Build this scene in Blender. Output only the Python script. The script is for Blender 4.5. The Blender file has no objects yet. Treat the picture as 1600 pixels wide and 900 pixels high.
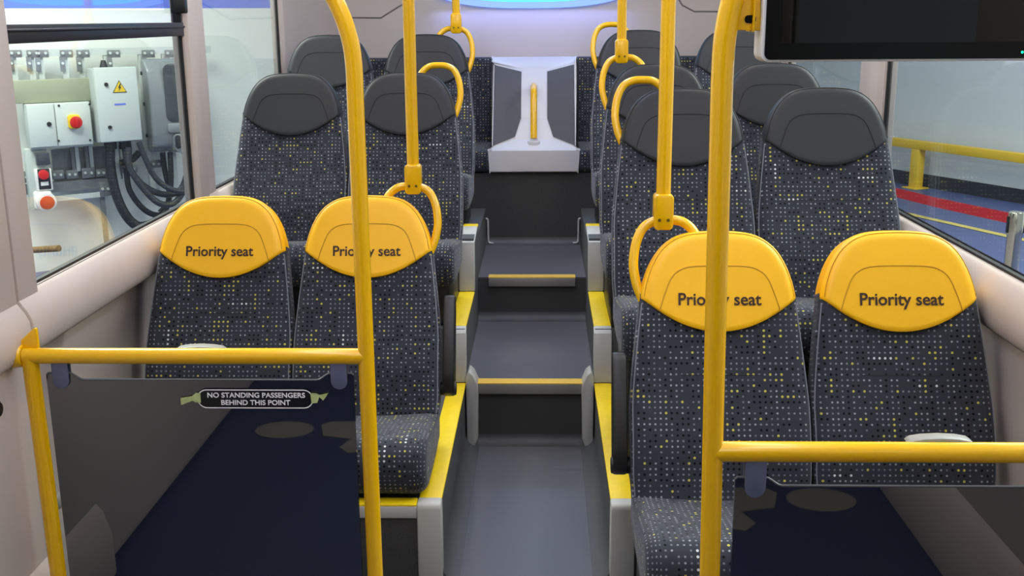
import bpy, bmesh, math, random
from mathutils import Vector, Matrix
random.seed(4)
S = bpy.context.scene
COL = S.collection
PI = math.pi

# ------------------------------------------------------------------ camera
F = 1680.0
EYE = Vector((0, 0, 1.5))
_p = math.atan(0.25); _yaw = math.atan(50 / F * math.cos(_p)); _roll = 0.0073
_fw = Vector((-math.sin(_yaw) * math.cos(_p), math.cos(_yaw) * math.cos(_p), -math.sin(_p)))
_rt = Vector((math.cos(_yaw), math.sin(_yaw), 0)); _up = _rt.cross(_fw)
CR = _rt * math.cos(_roll) - _up * math.sin(_roll)
CU = _up * math.cos(_roll) + _rt * math.sin(_roll)
cd = bpy.data.cameras.new('camera'); cam = bpy.data.objects.new('camera', cd); COL.objects.link(cam)
cam.matrix_world = Matrix(((CR.x, CU.x, -_fw.x, 0), (CR.y, CU.y, -_fw.y, 0), (CR.z, CU.z, -_fw.z, EYE.z), (0, 0, 0, 1)))
cd.sensor_width = 36; cd.lens = F / 1600 * 36; cd.clip_start = 0.05
S.camera = cam

def at(x, y, X=None, Y=None, Z=None):
    """the place in the bus that a sight line through a photo point meets on a known plane"""
    d = CR * ((x - 800) / F) + CU * ((450 - y) / F) + _fw
    t = (X - EYE.x) / d.x if X is not None else (Y - EYE.y) / d.y if Y is not None else (Z - EYE.z) / d.z
    return EYE + d * t

def on_plane(x, y, p0, n):
    d = CR * ((x - 800) / F) + CU * ((450 - y) / F) + _fw
    return EYE + d * ((p0 - EYE).dot(n) / d.dot(n))

# ------------------------------------------------------------------ materials
def srgb(r, g, b):
    f = lambda c: (c / 255 / 12.92) if c / 255 <= .04045 else ((c / 255 + .055) / 1.055) ** 2.4
    return (f(r), f(g), f(b), 1)

def mat(name, col, rough=.5, metal=0, spec=.5, noise=0, nscale=60, bump=0, bscale=200, coat=0, ior=None):
    m = bpy.data.materials.new(name); m.use_nodes = True
    nt = m.node_tree; b = nt.nodes['Principled BSDF']
    b.inputs['Base Color'].default_value = col
    b.inputs['Roughness'].default_value = rough; b.inputs['Metallic'].default_value = metal
    b.inputs['Specular IOR Level'].default_value = spec
    if ior: b.inputs['IOR'].default_value = ior
    if coat:
        b.inputs['Coat Weight'].default_value = coat; b.inputs['Coat Roughness'].default_value = .08
    if noise or bump:
        tc = nt.nodes.new('ShaderNodeTexCoord')
    if noise:
        n = nt.nodes.new('ShaderNodeTexNoise'); n.inputs['Scale'].default_value = nscale; n.inputs['Detail'].default_value = 4
        nt.links.new(tc.outputs['Object'], n.inputs['Vector'])
        r = nt.nodes.new('ShaderNodeMapRange'); r.inputs[1].default_value = .3; r.inputs[2].default_value = .7
        r.inputs[3].default_value = 1 - noise; r.inputs[4].default_value = 1 + noise
        nt.links.new(n.outputs['Fac'], r.inputs[0])
        h = nt.nodes.new('ShaderNodeVectorMath'); h.operation = 'SCALE'; h.inputs[0].default_value = col[:3]
        nt.links.new(r.outputs[0], h.inputs['Scale']); nt.links.new(h.outputs[0], b.inputs['Base Color'])
    if bump:
        n2 = nt.nodes.new('ShaderNodeTexNoise'); n2.inputs['Scale'].default_value = bscale; n2.inputs['Detail'].default_value = 3
        nt.links.new(tc.outputs['Object'], n2.inputs['Vector'])
        bp = nt.nodes.new('ShaderNodeBump'); bp.inputs['Strength'].default_value = bump; bp.inputs['Distance'].default_value = .002
        nt.links.new(n2.outputs['Fac'], bp.inputs['Height']); nt.links.new(bp.outputs[0], b.inputs['Normal'])
    return m

def emit(name, col, strength):
    m = bpy.data.materials.new(name); m.use_nodes = True; nt = m.node_tree
    b = nt.nodes['Principled BSDF']; b.inputs['Base Color'].default_value = (.05, .05, .05, 1)
    b.inputs['Emission Color'].default_value = col; b.inputs['Emission Strength'].default_value = strength
    return m

def glass_mat(name, tint, refl=1.0):
    m = bpy.data.materials.new(name); m.use_nodes = True; nt = m.node_tree
    nt.nodes.remove(nt.nodes['Principled BSDF']); out = nt.nodes['Material Output']
    t = nt.nodes.new('ShaderNodeBsdfTransparent'); t.inputs[0].default_value = tint
    g = nt.nodes.new('ShaderNodeBsdfGlossy'); g.inputs['Roughness'].default_value = .01; g.inputs['Color'].default_value = (.95, 1, .97, 1)
    lw = nt.nodes.new('ShaderNodeLayerWeight'); lw.inputs['Blend'].default_value = .5
    pw = nt.nodes.new('ShaderNodeMath'); pw.operation = 'POWER'; pw.inputs[1].default_value = 5
    nt.links.new(lw.outputs['Facing'], pw.inputs[0])
    mu = nt.nodes.new('ShaderNodeMath'); mu.operation = 'MULTIPLY_ADD'; mu.inputs[1].default_value = .9 * refl; mu.inputs[2].default_value = .03 * refl
    nt.links.new(pw.outputs[0], mu.inputs[0])
    mx = nt.nodes.new('ShaderNodeMixShader')
    nt.links.new(mu.outputs[0], mx.inputs[0]); nt.links.new(t.outputs[0], mx.inputs[1]); nt.links.new(g.outputs[0], mx.inputs[2])
    nt.links.new(mx.outputs[0], out.inputs['Surface'])
    return m

def fabric_mat(name, base):
    m = bpy.data.materials.new(name); m.use_nodes = True; nt = m.node_tree; N = nt.nodes.new; L = nt.links.new
    b = nt.nodes['Principled BSDF']; b.inputs['Roughness'].default_value = .95; b.inputs['Specular IOR Level'].default_value = .15
    b.inputs['Sheen Weight'].default_value = .15; b.inputs['Sheen Roughness'].default_value = .5
    uv = N('ShaderNodeUVMap')
    oi = N('ShaderNodeObjectInfo')
    sc = N('ShaderNodeVectorMath'); sc.operation = 'SCALE'; sc.inputs['Scale'].default_value = 1 / .0137
    L(uv.outputs[0], sc.inputs[0])
    fl = N('ShaderNodeVectorMath'); fl.operation = 'FLOOR'; L(sc.outputs[0], fl.inputs[0])
    frc = N('ShaderNodeVectorMath'); frc.operation = 'FRACTION'; L(sc.outputs[0], frc.inputs[0])
    sb = N('ShaderNodeVectorMath'); sb.operation = 'SUBTRACT'; sb.inputs[1].default_value = (.5, .5, 0); L(frc.outputs[0], sb.inputs[0])
    ln = N('ShaderNodeVectorMath'); ln.operation = 'LENGTH'; L(sb.outputs[0], ln.inputs[0])
    of = N('ShaderNodeVectorMath'); of.operation = 'ADD'; L(fl.outputs[0], of.inputs[0])
    cb = N('ShaderNodeCombineXYZ'); rr = N('ShaderNodeMath'); rr.operation = 'MULTIPLY'; rr.inputs[1].default_value = 137
    L(oi.outputs['Random'], rr.inputs[0]); rf = N('ShaderNodeMath'); rf.operation = 'FLOOR'; L(rr.outputs[0], rf.inputs[0]); L(rf.outputs[0], cb.inputs[2]); L(cb.outputs[0], of.inputs[1])
    wn = N('ShaderNodeTexWhiteNoise'); wn.noise_dimensions = '3D'; L(of.outputs[0], wn.inputs['Vector'])
    def group(sx, sy, add):
        dv = N('ShaderNodeVectorMath'); dv.operation = 'MULTIPLY_ADD'; dv.inputs[1].default_value = (1 / sx, 1 / sy, 1); dv.inputs[2].default_value = add
        L(of.outputs[0], dv.inputs[0])
        f2 = N('ShaderNodeVectorMath'); f2.operation = 'FLOOR'; L(dv.outputs[0], f2.inputs[0])
        w = N('ShaderNodeTexWhiteNoise'); w.noise_dimensions = '3D'; L(f2.outputs[0], w.inputs['Vector']); return w
    g1 = group(4, 1, (.3, .1, 31.5)); g2 = group(1, 4, (.2, .4, 57.5))
    def mth(op, a, bb):
        n = N('ShaderNodeMath'); n.operation = op
        for i, v in enumerate((a, bb)):
            if isinstance(v, (int, float)): n.inputs[i].default_value = v
            else: L(v, n.inputs[i])
        return n.outputs[0]
    # colour selector: single cells random, some short runs share a colour
    sepc = N('ShaderNodeSeparateColor'); L(wn.outputs['Color'], sepc.inputs[0])
    keep = mth('GREATER_THAN', sepc.outputs[1], .22)
    run1 = mth('MULTIPLY', mth('GREATER_THAN', g1.outputs['Value'], .80), keep)
    run2 = mth('MULTIPLY', mth('GREATER_THAN', g2.outputs['Value'], .90), keep)
    s1 = N('ShaderNodeSeparateColor'); L(g1.outputs['Color'], s1.inputs[0])
    s2 = N('ShaderNodeSeparateColor'); L(g2.outputs['Color'], s2.inputs[0])
    def mix(f, a, bb):
        n = N('ShaderNodeMix'); n.data_type = 'FLOAT'; L(f, n.inputs[0])
        for i, v in ((2, a), (3, bb)):
            if isinstance(v, (int, float)): n.inputs[i].default_value = v
            else: L(v, n.inputs[i])
        return n.outputs[0]
    r1 = mth('ADD', mth('MULTIPLY', s1.outputs[1], .44), .52)
    r2 = mth('ADD', mth('MULTIPLY', s2.outputs[1], .44), .52)
    sel = mix(run2, mix(run1, mth('MULTIPLY', sepc.outputs[0], .93), r1), r2)
    rp = N('ShaderNodeValToRGB'); rp.color_ramp.interpolation = 'CONSTANT'; e = rp.color_ramp.elements
    e[0].position = 0; e[0].color = base
    e[1].position = .13; e[1].color = srgb(122, 125, 134)
    for p, c in ((.38, srgb(148, 151, 158)), (.56, srgb(106, 110, 120)), (.70, srgb(5, 5, 7)), (.875, srgb(190, 178, 84)), (.933, srgb(210, 212, 214)), (.945, srgb(112, 116, 124))):
        k = e.new(p); k.color = c
    L(sel, rp.inputs[0])
    rad = mth('ADD', mth('MULTIPLY', mth('GREATER_THAN', sel, .70), .04), .185)
    ms = mth('LESS_THAN', ln.outputs['Value'], rad)
    ng = N('ShaderNodeTexNoise'); ng.inputs['Scale'].default_value = 900; L(uv.outputs[0], ng.inputs['Vector'])
    bc = N('ShaderNodeMix'); bc.data_type = 'RGBA'; bc.inputs[6].default_value = tuple(c * .75 for c in base[:3]) + (1,); bc.inputs[7].default_value = tuple(c * 1.25 for c in base[:3]) + (1,)
    L(ng.outputs['Fac'], bc.inputs[0])
    mx = N('ShaderNodeMix'); mx.data_type = 'RGBA'; L(ms, mx.inputs[0]); L(bc.outputs[2], mx.inputs[6]); L(rp.outputs[0], mx.inputs[7])
    L(mx.outputs[2], b.inputs['Base Color'])
    bp = N('ShaderNodeBump'); bp.inputs['Strength'].default_value = .25; bp.inputs['Distance'].default_value = .001; L(ng.outputs['Fac'], bp.inputs['Height']); L(bp.outputs[0], b.inputs['Normal'])
    return m

M = {}
M['yellow'] = mat('yellow_paint', srgb(238, 184, 0), .25, coat=.35)
M['yellow_vinyl'] = mat('yellow_vinyl', srgb(250, 188, 0), .42, bump=.12, bscale=700)
M['yellow_thread'] = mat('yellow_seam', srgb(196, 140, 0), .6)
M['strip'] = mat('yellow_strip', srgb(232, 200, 12), .45, noise=.05, nscale=40)
M['nosing'] = mat('nosing_strip', srgb(224, 186, 70), .5, noise=.06, nscale=90)
M['black_vinyl'] = mat('charcoal_vinyl', srgb(43, 45, 48), .46, bump=.15, bscale=700, spec=.3)
M['black_thread'] = mat('charcoal_seam', srgb(9, 9, 10), .7)
M['fabric'] = fabric_mat('dotted_moquette', srgb(52, 55, 63))
M['piping'] = mat('grey_piping', srgb(120, 124, 134), .8)
M['black'] = mat('black_plastic', srgb(22, 22, 23), .4, bump=.05)
M['darkgrey'] = mat('dark_grey_plastic', srgb(48, 49, 51), .5)
M['trim'] = mat('grey_trim', srgb(184, 184, 178), .4, noise=.03, nscale=12)
M['metal'] = mat('brushed_edge', srgb(150, 148, 142), .4, metal=.3)
M['wall'] = mat('wall_panel', srgb(199, 188, 179), .5, noise=.02, nscale=5)
M['rearwall'] = mat('rear_panel', srgb(206, 198, 190), .5, noise=.02, nscale=5)
M['groove'] = mat('panel_groove', srgb(120, 116, 112), .7)
M['vinyl'] = mat('grey_floor_vinyl', srgb(95, 95, 100), .34, noise=.12, nscale=420, spec=.5)
M['vinyl_dark'] = mat('dark_side_vinyl', srgb(78, 79, 80), .5, noise=.12, nscale=420)
M['riser'] = mat('riser_carpet', srgb(64, 64, 62), .75, noise=.3, nscale=500)
M['navy'] = mat('navy_floor', srgb(42, 52, 84), .5, noise=.1, nscale=300)
M['mark'] = mat('floor_mark_grey', srgb(128, 122, 112), .6)
M['gasket'] = mat('black_gasket', srgb(14, 13, 14), .5)
M['frame'] = mat('dark_window_frame', srgb(34, 33, 40), .4)
M['glass'] = glass_mat('window_glass', (.95, .98, .965, 1), 1.0)
M['tint'] = mat('dark_tinted_glass', (.004, .006, .012, 1), .02, spec=1.0, ior=1.75)
M['glassedge'] = mat('glass_edge', srgb(96, 98, 104), .3)
M['clamp'] = mat('grey_clamp', srgb(92, 98, 124), .4)
M['cap'] = mat('pale_grey_plastic', srgb(146, 147, 140), .4)
M['white'] = mat('white_plastic', srgb(226, 226, 222), .35)
M['console'] = mat('console_moulding', srgb(214, 213, 214), .38)
M['insert'] = mat('grey_carpet_insert', srgb(88, 88, 92), .8, noise=.18, nscale=500)
M['screen'] = mat('black_screen', (.0015, .0015, .0015, 1), .02, spec=.5)
M['bezel'] = mat('black_bezel', (.0012, .0012, .0012, 1), .22, spec=.3)
M['led_green'] = emit('green_led', (.0, 1, .35, 1), 6)
M['text'] = mat('maroon_print', srgb(50, 26, 14), .6)
M['sticker'] = mat('black_sticker', srgb(10, 10, 12), .35)
M['stickertext'] = mat('white_print', srgb(250, 250, 252), .5)
M['tape'] = mat('masking_tape', srgb(182, 196, 132), .7)
M['screw'] = mat('screw_steel', srgb(120, 105, 40), .4, metal=.6)
# outside
M['hallwall'] = mat('hall_wall', srgb(222, 226, 218), .7, noise=.02, nscale=1)
M['hallwall2'] = mat('hall_wall_right', srgb(206, 214, 216), .7, noise=.03, nscale=.8)
M['band'] = mat('blue_reflection_and_strip', srgb(92, 116, 214), .5)  # colours the painted LED reflection and the cabinet's name strip
M['skirt'] = mat('black_skirting', srgb(26, 28, 38), .6)
M['hallfloor'] = mat('blue_hall_floor', srgb(74, 86, 134), .4, noise=.08, nscale=2)
M['paintline'] = mat('yellow_floor_paint', srgb(196, 178, 96), .5, noise=.2, nscale=6)
M['barrier'] = mat('barrier_yellow', srgb(222, 184, 40), .45)
M['red'] = mat('red_belt', srgb(224, 24, 40), .6)
M['chrome'] = mat('chrome', srgb(205, 200, 185), .15, metal=1)
M['cab'] = mat('cabinet_grey', srgb(196, 204, 198), .45)
M['cab2'] = mat('cabinet_side_grey', srgb(178, 186, 180), .5)
M['olive'] = mat('olive_trunking', srgb(152, 158, 132), .5)
M['galv'] = mat('galvanised', srgb(122, 126, 126), .45, metal=.35, noise=.1, nscale=30)
M['silver'] = mat('silver_paint', srgb(140, 146, 148), .4, metal=.3)
M['smoke'] = mat('smoked_front', srgb(66, 72, 78), .15)
M['rubber'] = mat('black_rubber', srgb(28, 31, 34), .5)
M['isored'] = mat('isolator_red', srgb(196, 28, 30), .4)
M['warn'] = mat('warning_yellow', srgb(232, 196, 40), .5)
M['rust'] = mat('rusty_steel', srgb(110, 88, 60), .6, noise=.3, nscale=40)
M['hose'] = mat('cable_grey', srgb(44, 48, 53), .5)

# ------------------------------------------------------------------ mesh helpers
class MB:
    def __init__(s): s.v = []; s.f = []; s.uv = {}
    def quad(s, *p):
        n = len(s.v); s.v += [tuple(q) for q in p]; s.f.append(tuple(range(n, n + len(p)))); return s
    def box(s, a, b):
        x0, y0, z0 = a; x1, y1, z1 = b; n = len(s.v)
        s.v += [(x0, y0, z0), (x1, y0, z0), (x1, y1, z0), (x0, y1, z0), (x0, y0, z1), (x1, y0, z1), (x1, y1, z1), (x0, y1, z1)]
        s.f += [tuple(n + i for i in q) for q in ((0, 3, 2, 1), (4, 5, 6, 7), (0, 1, 5, 4), (1, 2, 6, 5), (2, 3, 7, 6), (3, 0, 4, 7))]; return s
    def prism(s, poly, fn, h0, h1):
        """poly of 2-d points; fn(a,b,h)->3-d"""
        n = len(s.v); k = len(poly)
        s.v += [tuple(fn(a, b, h0)) for a, b in poly] + [tuple(fn(a, b, h1)) for a, b in poly]
        s.f.append(tuple(n + i for i in reversed(range(k)))); s.f.append(tuple(n + k + i for i in range(k)))
        for i in range(k): j = (i + 1) % k; s.f.append((n + i, n + j, n + k + j, n + k + i))
        return s
    def tube(s, pts, r, seg=12, cap=True, smooth=0):
        pts = [Vector(p) for p in pts]
        if smooth: pts = spline(pts, smooth)
        rs = r if isinstance(r, (list, tuple)) else [r] * len(pts)
        n0 = len(s.v); up = None
        for i, p in enumerate(pts):
            t = (pts[min(i + 1, len(pts) - 1)] - pts[max(i - 1, 0)]).normalized()
            if up is None:
                up = Vector((0, 0, 1)) if abs(t.z) < .9 else Vector((1, 0, 0))
            up = (up - t * up.dot(t)).normalized(); sd = t.cross(up)
            for k in range(seg):
                a = 2 * PI * k / seg; s.v.append(tuple(p + (up * math.cos(a) + sd * math.sin(a)) * rs[i]))
        for i in range(len(pts) - 1):
            for k in range(seg):
                a = n0 + i * seg; s.f.append((a + k, a + (k + 1) % seg, a + seg + (k + 1) % seg, a + seg + k))
        if cap:
            s.f.append(tuple(n0 + k for k in reversed(range(seg)))); s.f.append(tuple(n0 + (len(pts) - 1) * seg + k for k in range(seg)))
        return s
    def build(s, name, m, parent=None, bevel=0, smooth=True, bseg=2, loc=None):
        me = bpy.data.meshes.new(name); me.from_pydata(s.v, [], s.f); me.update()
        bm = bmesh.new(); bm.from_mesh(me); bmesh.ops.recalc_face_normals(bm, faces=bm.faces[:])
        if bevel:
            bmesh.ops.remove_doubles(bm, verts=bm.verts[:], dist=1e-5)
            eds = [e for e in bm.edges if len(e.link_faces) == 2 and e.calc_face_angle(0) > .5]
            bmesh.ops.bevel(bm, geom=eds, offset=bevel, segments=bseg, affect='EDGES', profile=.5, clamp_overlap=True)
        bm.to_mesh(me); bm.free()
        if smooth:
            me.polygons.foreach_set('use_smooth', [True] * len(me.polygons))
            me.set_sharp_from_angle(angle=math.radians(38))
        o = bpy.data.objects.new(name, me); me.materials.append(m); COL.objects.link(o)
        if loc: o.location = loc
        if parent: o.parent = parent
        return o

def spline(pts, n):
    out = []; P = [pts[0] * 2 - pts[1]] + pts + [pts[-1] * 2 - pts[-2]]
    for i in range(1, len(P) - 2):
        a, b, c, d = P[i - 1:i + 3]
        for k in range(n):
            t = k / n
            out.append(.5 * ((2 * b) + (c - a) * t + (2 * a - 5 * b + 4 * c - d) * t * t + (3 * b - a - 3 * c + d) * t ** 3))
    out.append(pts[-1]); return out

def rrect(w, h, r, seg=6, cx=0, cy=0):
    out = []
    for sx, sy, a0 in ((1, 1, 0), (-1, 1, 90), (-1, -1, 180), (1, -1, 270)):
        for k in range(seg + 1):
            a = math.radians(a0 + 90 * k / seg)
            out.append((cx + sx * (w / 2 - r) + r * math.cos(a), cy + sy * (h / 2 - r) + r * math.sin(a)))
    return out

def tag(o, label, cat, group=None):
    o['label'] = label; o['category'] = cat
    if group: o['group'] = group
    return o
def empty(name, loc, label=None, cat=None, group=None, rot=None):
    o = bpy.data.objects.new(name, None); COL.objects.link(o); o.location = loc; o.empty_display_size = .05
    if rot: o.rotation_euler = rot
    if label: tag(o, label, cat, group)
    return o
def struct(o): o['kind'] = 'structure'; return o

def text_mesh(body, font_scale_to, mapfn, name, m, parent, squeeze=None, bold=0, spacing=1.0):
    """writing as a thin solid; width fitted to font_scale_to, mapfn(x,y,h)->3-d"""
    cu = bpy.data.curves.new('writing', 'FONT'); cu.body = body; cu.align_x = 'CENTER'; cu.align_y = 'CENTER'
    cu.size = 1; cu.extrude = .02; cu.offset = bold; cu.space_line = .78; cu.resolution_u = 4; cu.space_character = spacing
    to = bpy.data.objects.new('writing', cu); COL.objects.link(to)
    dg = bpy.context.evaluated_depsgraph_get(); me = bpy.data.meshes.new_from_object(to.evaluated_get(dg))
    bpy.data.objects.remove(to); bpy.data.curves.remove(cu)
    xs = [v.co.x for v in me.vertices]; ys = [v.co.y for v in me.vertices]
    k = font_scale_to / (max(xs) - min(xs)); ky = k if not squeeze else squeeze / (max(ys) - min(ys))
    cx = (max(xs) + min(xs)) / 2; cy = (max(ys) + min(ys)) / 2
    for v in me.vertices:
        v.co = Vector(mapfn((v.co.x - cx) * k, (v.co.y - cy) * ky, 0.0006 if v.co.z > 0 else -.0008))
    o = bpy.data.objects.new(name, me); me.materials.clear(); me.materials.append(m); COL.objects.link(o); o.parent = parent
    return o

XC = -.044                      # centre line of the bus
WL, WR = -1.24, 1.152           # inner faces of the side walls

# ================================================================== seats
VC, VT, SM = .495, .668, .087   # headrest corner, top, depth of its curved lower edge (along the back)
HW0, HW1 = .2235, .196
TH = math.atan(.17 / .465)
JZ = .113                       # seam of cushion and back above the seat's base
def spline(pts, n):
    out = []; P = [pts[0] * 2 - pts[1]] + pts + [pts[-1] * 2 - pts[-2]]
    for i in range(1, len(P) - 2):
        a, b, c, d = P[i - 1:i + 3]
        for k in range(n):
            t = k / n
            out.append(.5 * ((2 * b) + (c - a) * t + (2 * a - 5 * b + 4 * c - d) * t * t + (3 * b - a - 3 * c + d) * t ** 3))
    out.append(pts[-1]); return out
# upper outline of a headrest: straight leaning sides, round shoulders, flat top
ARCH = [(p.x, p.y) for p in spline([Vector(q) for q in ((1, 0, 0), (.962, .22, 0), (.885, .475, 0), (.765, .71, 0), (.61, .87, 0), (.44, .955, 0), (.24, .99, 0), (0, 1, 0))], 8)]
def arch_y(c):
    c = abs(c)
    for (x0, y0), (x1, y1) in zip(ARCH, ARCH[1:]):
        if x1 <= c <= x0: return y0 + (y1 - y0) * ((x0 - c) / max(1e-9, x0 - x1))
    return 0 if c >= 1 else 1
def arch_x(y):
    for (x0, y0), (x1, y1) in zip(ARCH, ARCH[1:]):
        if y0 <= y <= y1: return x0 + (x1 - x0) * ((y - y0) / max(1e-9, y1 - y0))
    return 0
def hw(v):
    if v <= .22: return HW0 - .004 * max(0, (.05 - v) / .05)
    if v <= VC:
        t = (v - .22) / (VC - .22); return HW0 + (HW1 - HW0) * (t ** 1.25)
    t = min(1, (v - VC) / (VT - VC)); return HW1 * arch_x(t)
OUTL = [(hw(VC * i / 30), VC * i / 30) for i in range(31)]
OUTL += [(HW1 * x, VC + (VT - VC) * y) for x, y in ARCH[1:]]
OUTL = OUTL + [(-x, v) for x, v in reversed(OUTL)]
def edge_dist(x, v):
    best = 9
    for i in range(len(OUTL) - 1):
        ax, ay = OUTL[i]; bx, by = OUTL[i + 1]; dx, dy = bx - ax, by - ay; q = dx * dx + dy * dy
        t = 0 if q == 0 else max(0, min(1, ((x - ax) * dx + (v - ay) * dy) / q))
        best = min(best, math.hypot(x - ax - dx * t, v - ay - dy * t))
    return best
def smile(x): return VC - SM * (1 - min(1, (abs(x) / HW1)) ** 2.0)
def front(x, v, head=False):
    d = edge_dist(x, v); r = .026 if head else .04
    rb = .034 * math.sqrt(max(0, 1 - (1 - min(1, d / r)) ** 2))
    n = rb - .010 * max(0, 1 - (x / .2) ** 2) * (1 if not head else .2)
    n += .014 * math.exp(-((v - .13) / .1) ** 2)
    if head: n += .0025 + .004 * min(1, d / .08)
    return n
def bk(x, v, n):                # back coordinates -> seat coordinates
    return Vector((x, v * math.sin(TH) - n * math.cos(TH), JZ + v * math.cos(TH) + n * math.sin(TH)))

def grid_shell(rows, back_n, name, uvf):
    """rows: list of rows of (x,v,n): front skin, closed by a rim and a rear skin"""
    me = bpy.data.meshes.new(name); nr, nc = len(rows), len(rows[0]); V = []; UV = []
    for r in rows:
        for x, v, n in r: V.append(bk(x, v, n)); UV.append((x, v))
    for r in rows:
        for x, v, n in r: V.append(bk(x, v, back_n)); UV.append((x + math.copysign(.055, x), v))
    Fc = []
    for i in range(nr - 1):
        for j in range(nc - 1):
            a = i * nc + j; Fc.append((a, a + 1, a + nc + 1, a + nc)); b = a + nr * nc; Fc.append((b, b + nc, b + nc + 1, b + 1))
    ring = [j for j in range(nc)] + [i * nc + nc - 1 for i in range(1, nr)] + [(nr - 1) * nc + j for j in range(nc - 2, -1, -1)] + [i * nc for i in range(nr - 2, 0, -1)]
    for k in range(len(ring)):
        a, b = ring[k], ring[(k + 1) % len(ring)]; Fc.append((b, a, a + nr * nc, b + nr * nc))
    me.from_pydata(V, [], Fc); ul = me.uv_layers.new(name='UVMap')
    for l in me.loops: ul.data[l.index].uv = uvf(*UV[l.vertex_index])
    bm = bmesh.new(); bm.from_mesh(me); bmesh.ops.remove_doubles(bm, verts=bm.verts[:], dist=.0002)
    bmesh.ops.dissolve_degenerate(bm, edges=bm.edges[:], dist=1e-5); bmesh.ops.recalc_face_normals(bm, faces=bm.faces[:]); bm.to_mesh(me); bm.free()
    me.polygons.foreach_set('use_smooth', [True] * len(me.polygons)); me.set_sharp_from_angle(angle=math.radians(60))
    return me

NCOL = 41
cosr = [-math.cos(PI * j / (NCOL - 1)) for j in range(NCOL)]
rows = []
for i in range(25):
    t = i / 24; row = []
    for c in cosr:
        # side edge follows the outline, lower edge straight, upper edge tucked under the headrest
        vtop = smile(c * HW1) + .012
        v = -.03 + (vtop + .03) * t; h = hw(max(0, min(v, VC)))
        x = c * h; row.append((x, v, front(x, max(v, 0))))
    rows.append(row)
ME_BACK = grid_shell(rows, -.035, 'backrest', lambda x, v: (x + .5, v + .5))
rows = []
for i in range(25):
    t = i / 24; row = []
    for c in cosr:
        x = c * HW1 * .9995; yb = smile(x); yt = VC + (VT - VC) * arch_y(c)
        tt = t - .12 * math.sin(2 * PI * t) / 2
        v = yb + (yt - yb) * tt
        n = front(x, v, True)
        if v - yb < .006 : n -= .003 * (1 - (v - yb) / .006)
        row.append((x, v, n))
    rows.append(row)
ME_HEAD = grid_shell(rows, -.04, 'headrest', lambda x, v: (x, v))

def curve_on_head(pts, r, off, head=True):
    mb = MB(); mb.tube([bk(x, v, front(x, v, head) + off) for x, v in pts], r, 6); return mb
_half = [(.150, smile(.150) + .001), (.1375, VC + .004), (.121, VC + .045), (.100, VC + .066), (.068, VC + .076), (0, VC + .078)]
inner = [(p.x, p.y) for p in spline([Vector((x, v, 0)) for x, v in [(-x, v) for x, v in _half] + list(reversed(_half[:-1]))], 5)]
outer = [(HW1 * .955 * x, VC + .001 + (VT - VC - .011) * y) for x, y in ARCH]; outer = outer + [(-x, v) for x, v in reversed(outer[:-1])]
def mesh_of(mb, name, m):
    o = mb.build(name, m); me = o.data; bpy.data.objects.remove(o); return me
S_IN = curve_on_head(inner, .0019, -.0004); S_OUT = curve_on_head(outer, .0017, -.0004)
ME_SEAM = {k: [mesh_of(mb, 'seam', M[m]) for mb in (S_IN, S_OUT)] for k, m in (('y', 'yellow_thread'), ('b', 'black_thread'))}
ME_PIPE = [mesh_of(MB().tube([bk(sgn * (hw(v) - .0055), v, front(sgn * (hw(v) - .0055), v) + .0005) for v in [i * .024 for i in range(0, 21)]], .002, 6), 'piping', M['piping']) for sgn in (-1, 1)]
lumb = MB().tube([bk(x, .30, front(x, .30) - .0002) for x in [-.1 + .01 * i for i in range(21)]], .001, 5)
ME_LUMB = mesh_of(lumb, 'lumbar_seam', M['black_thread'])

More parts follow.
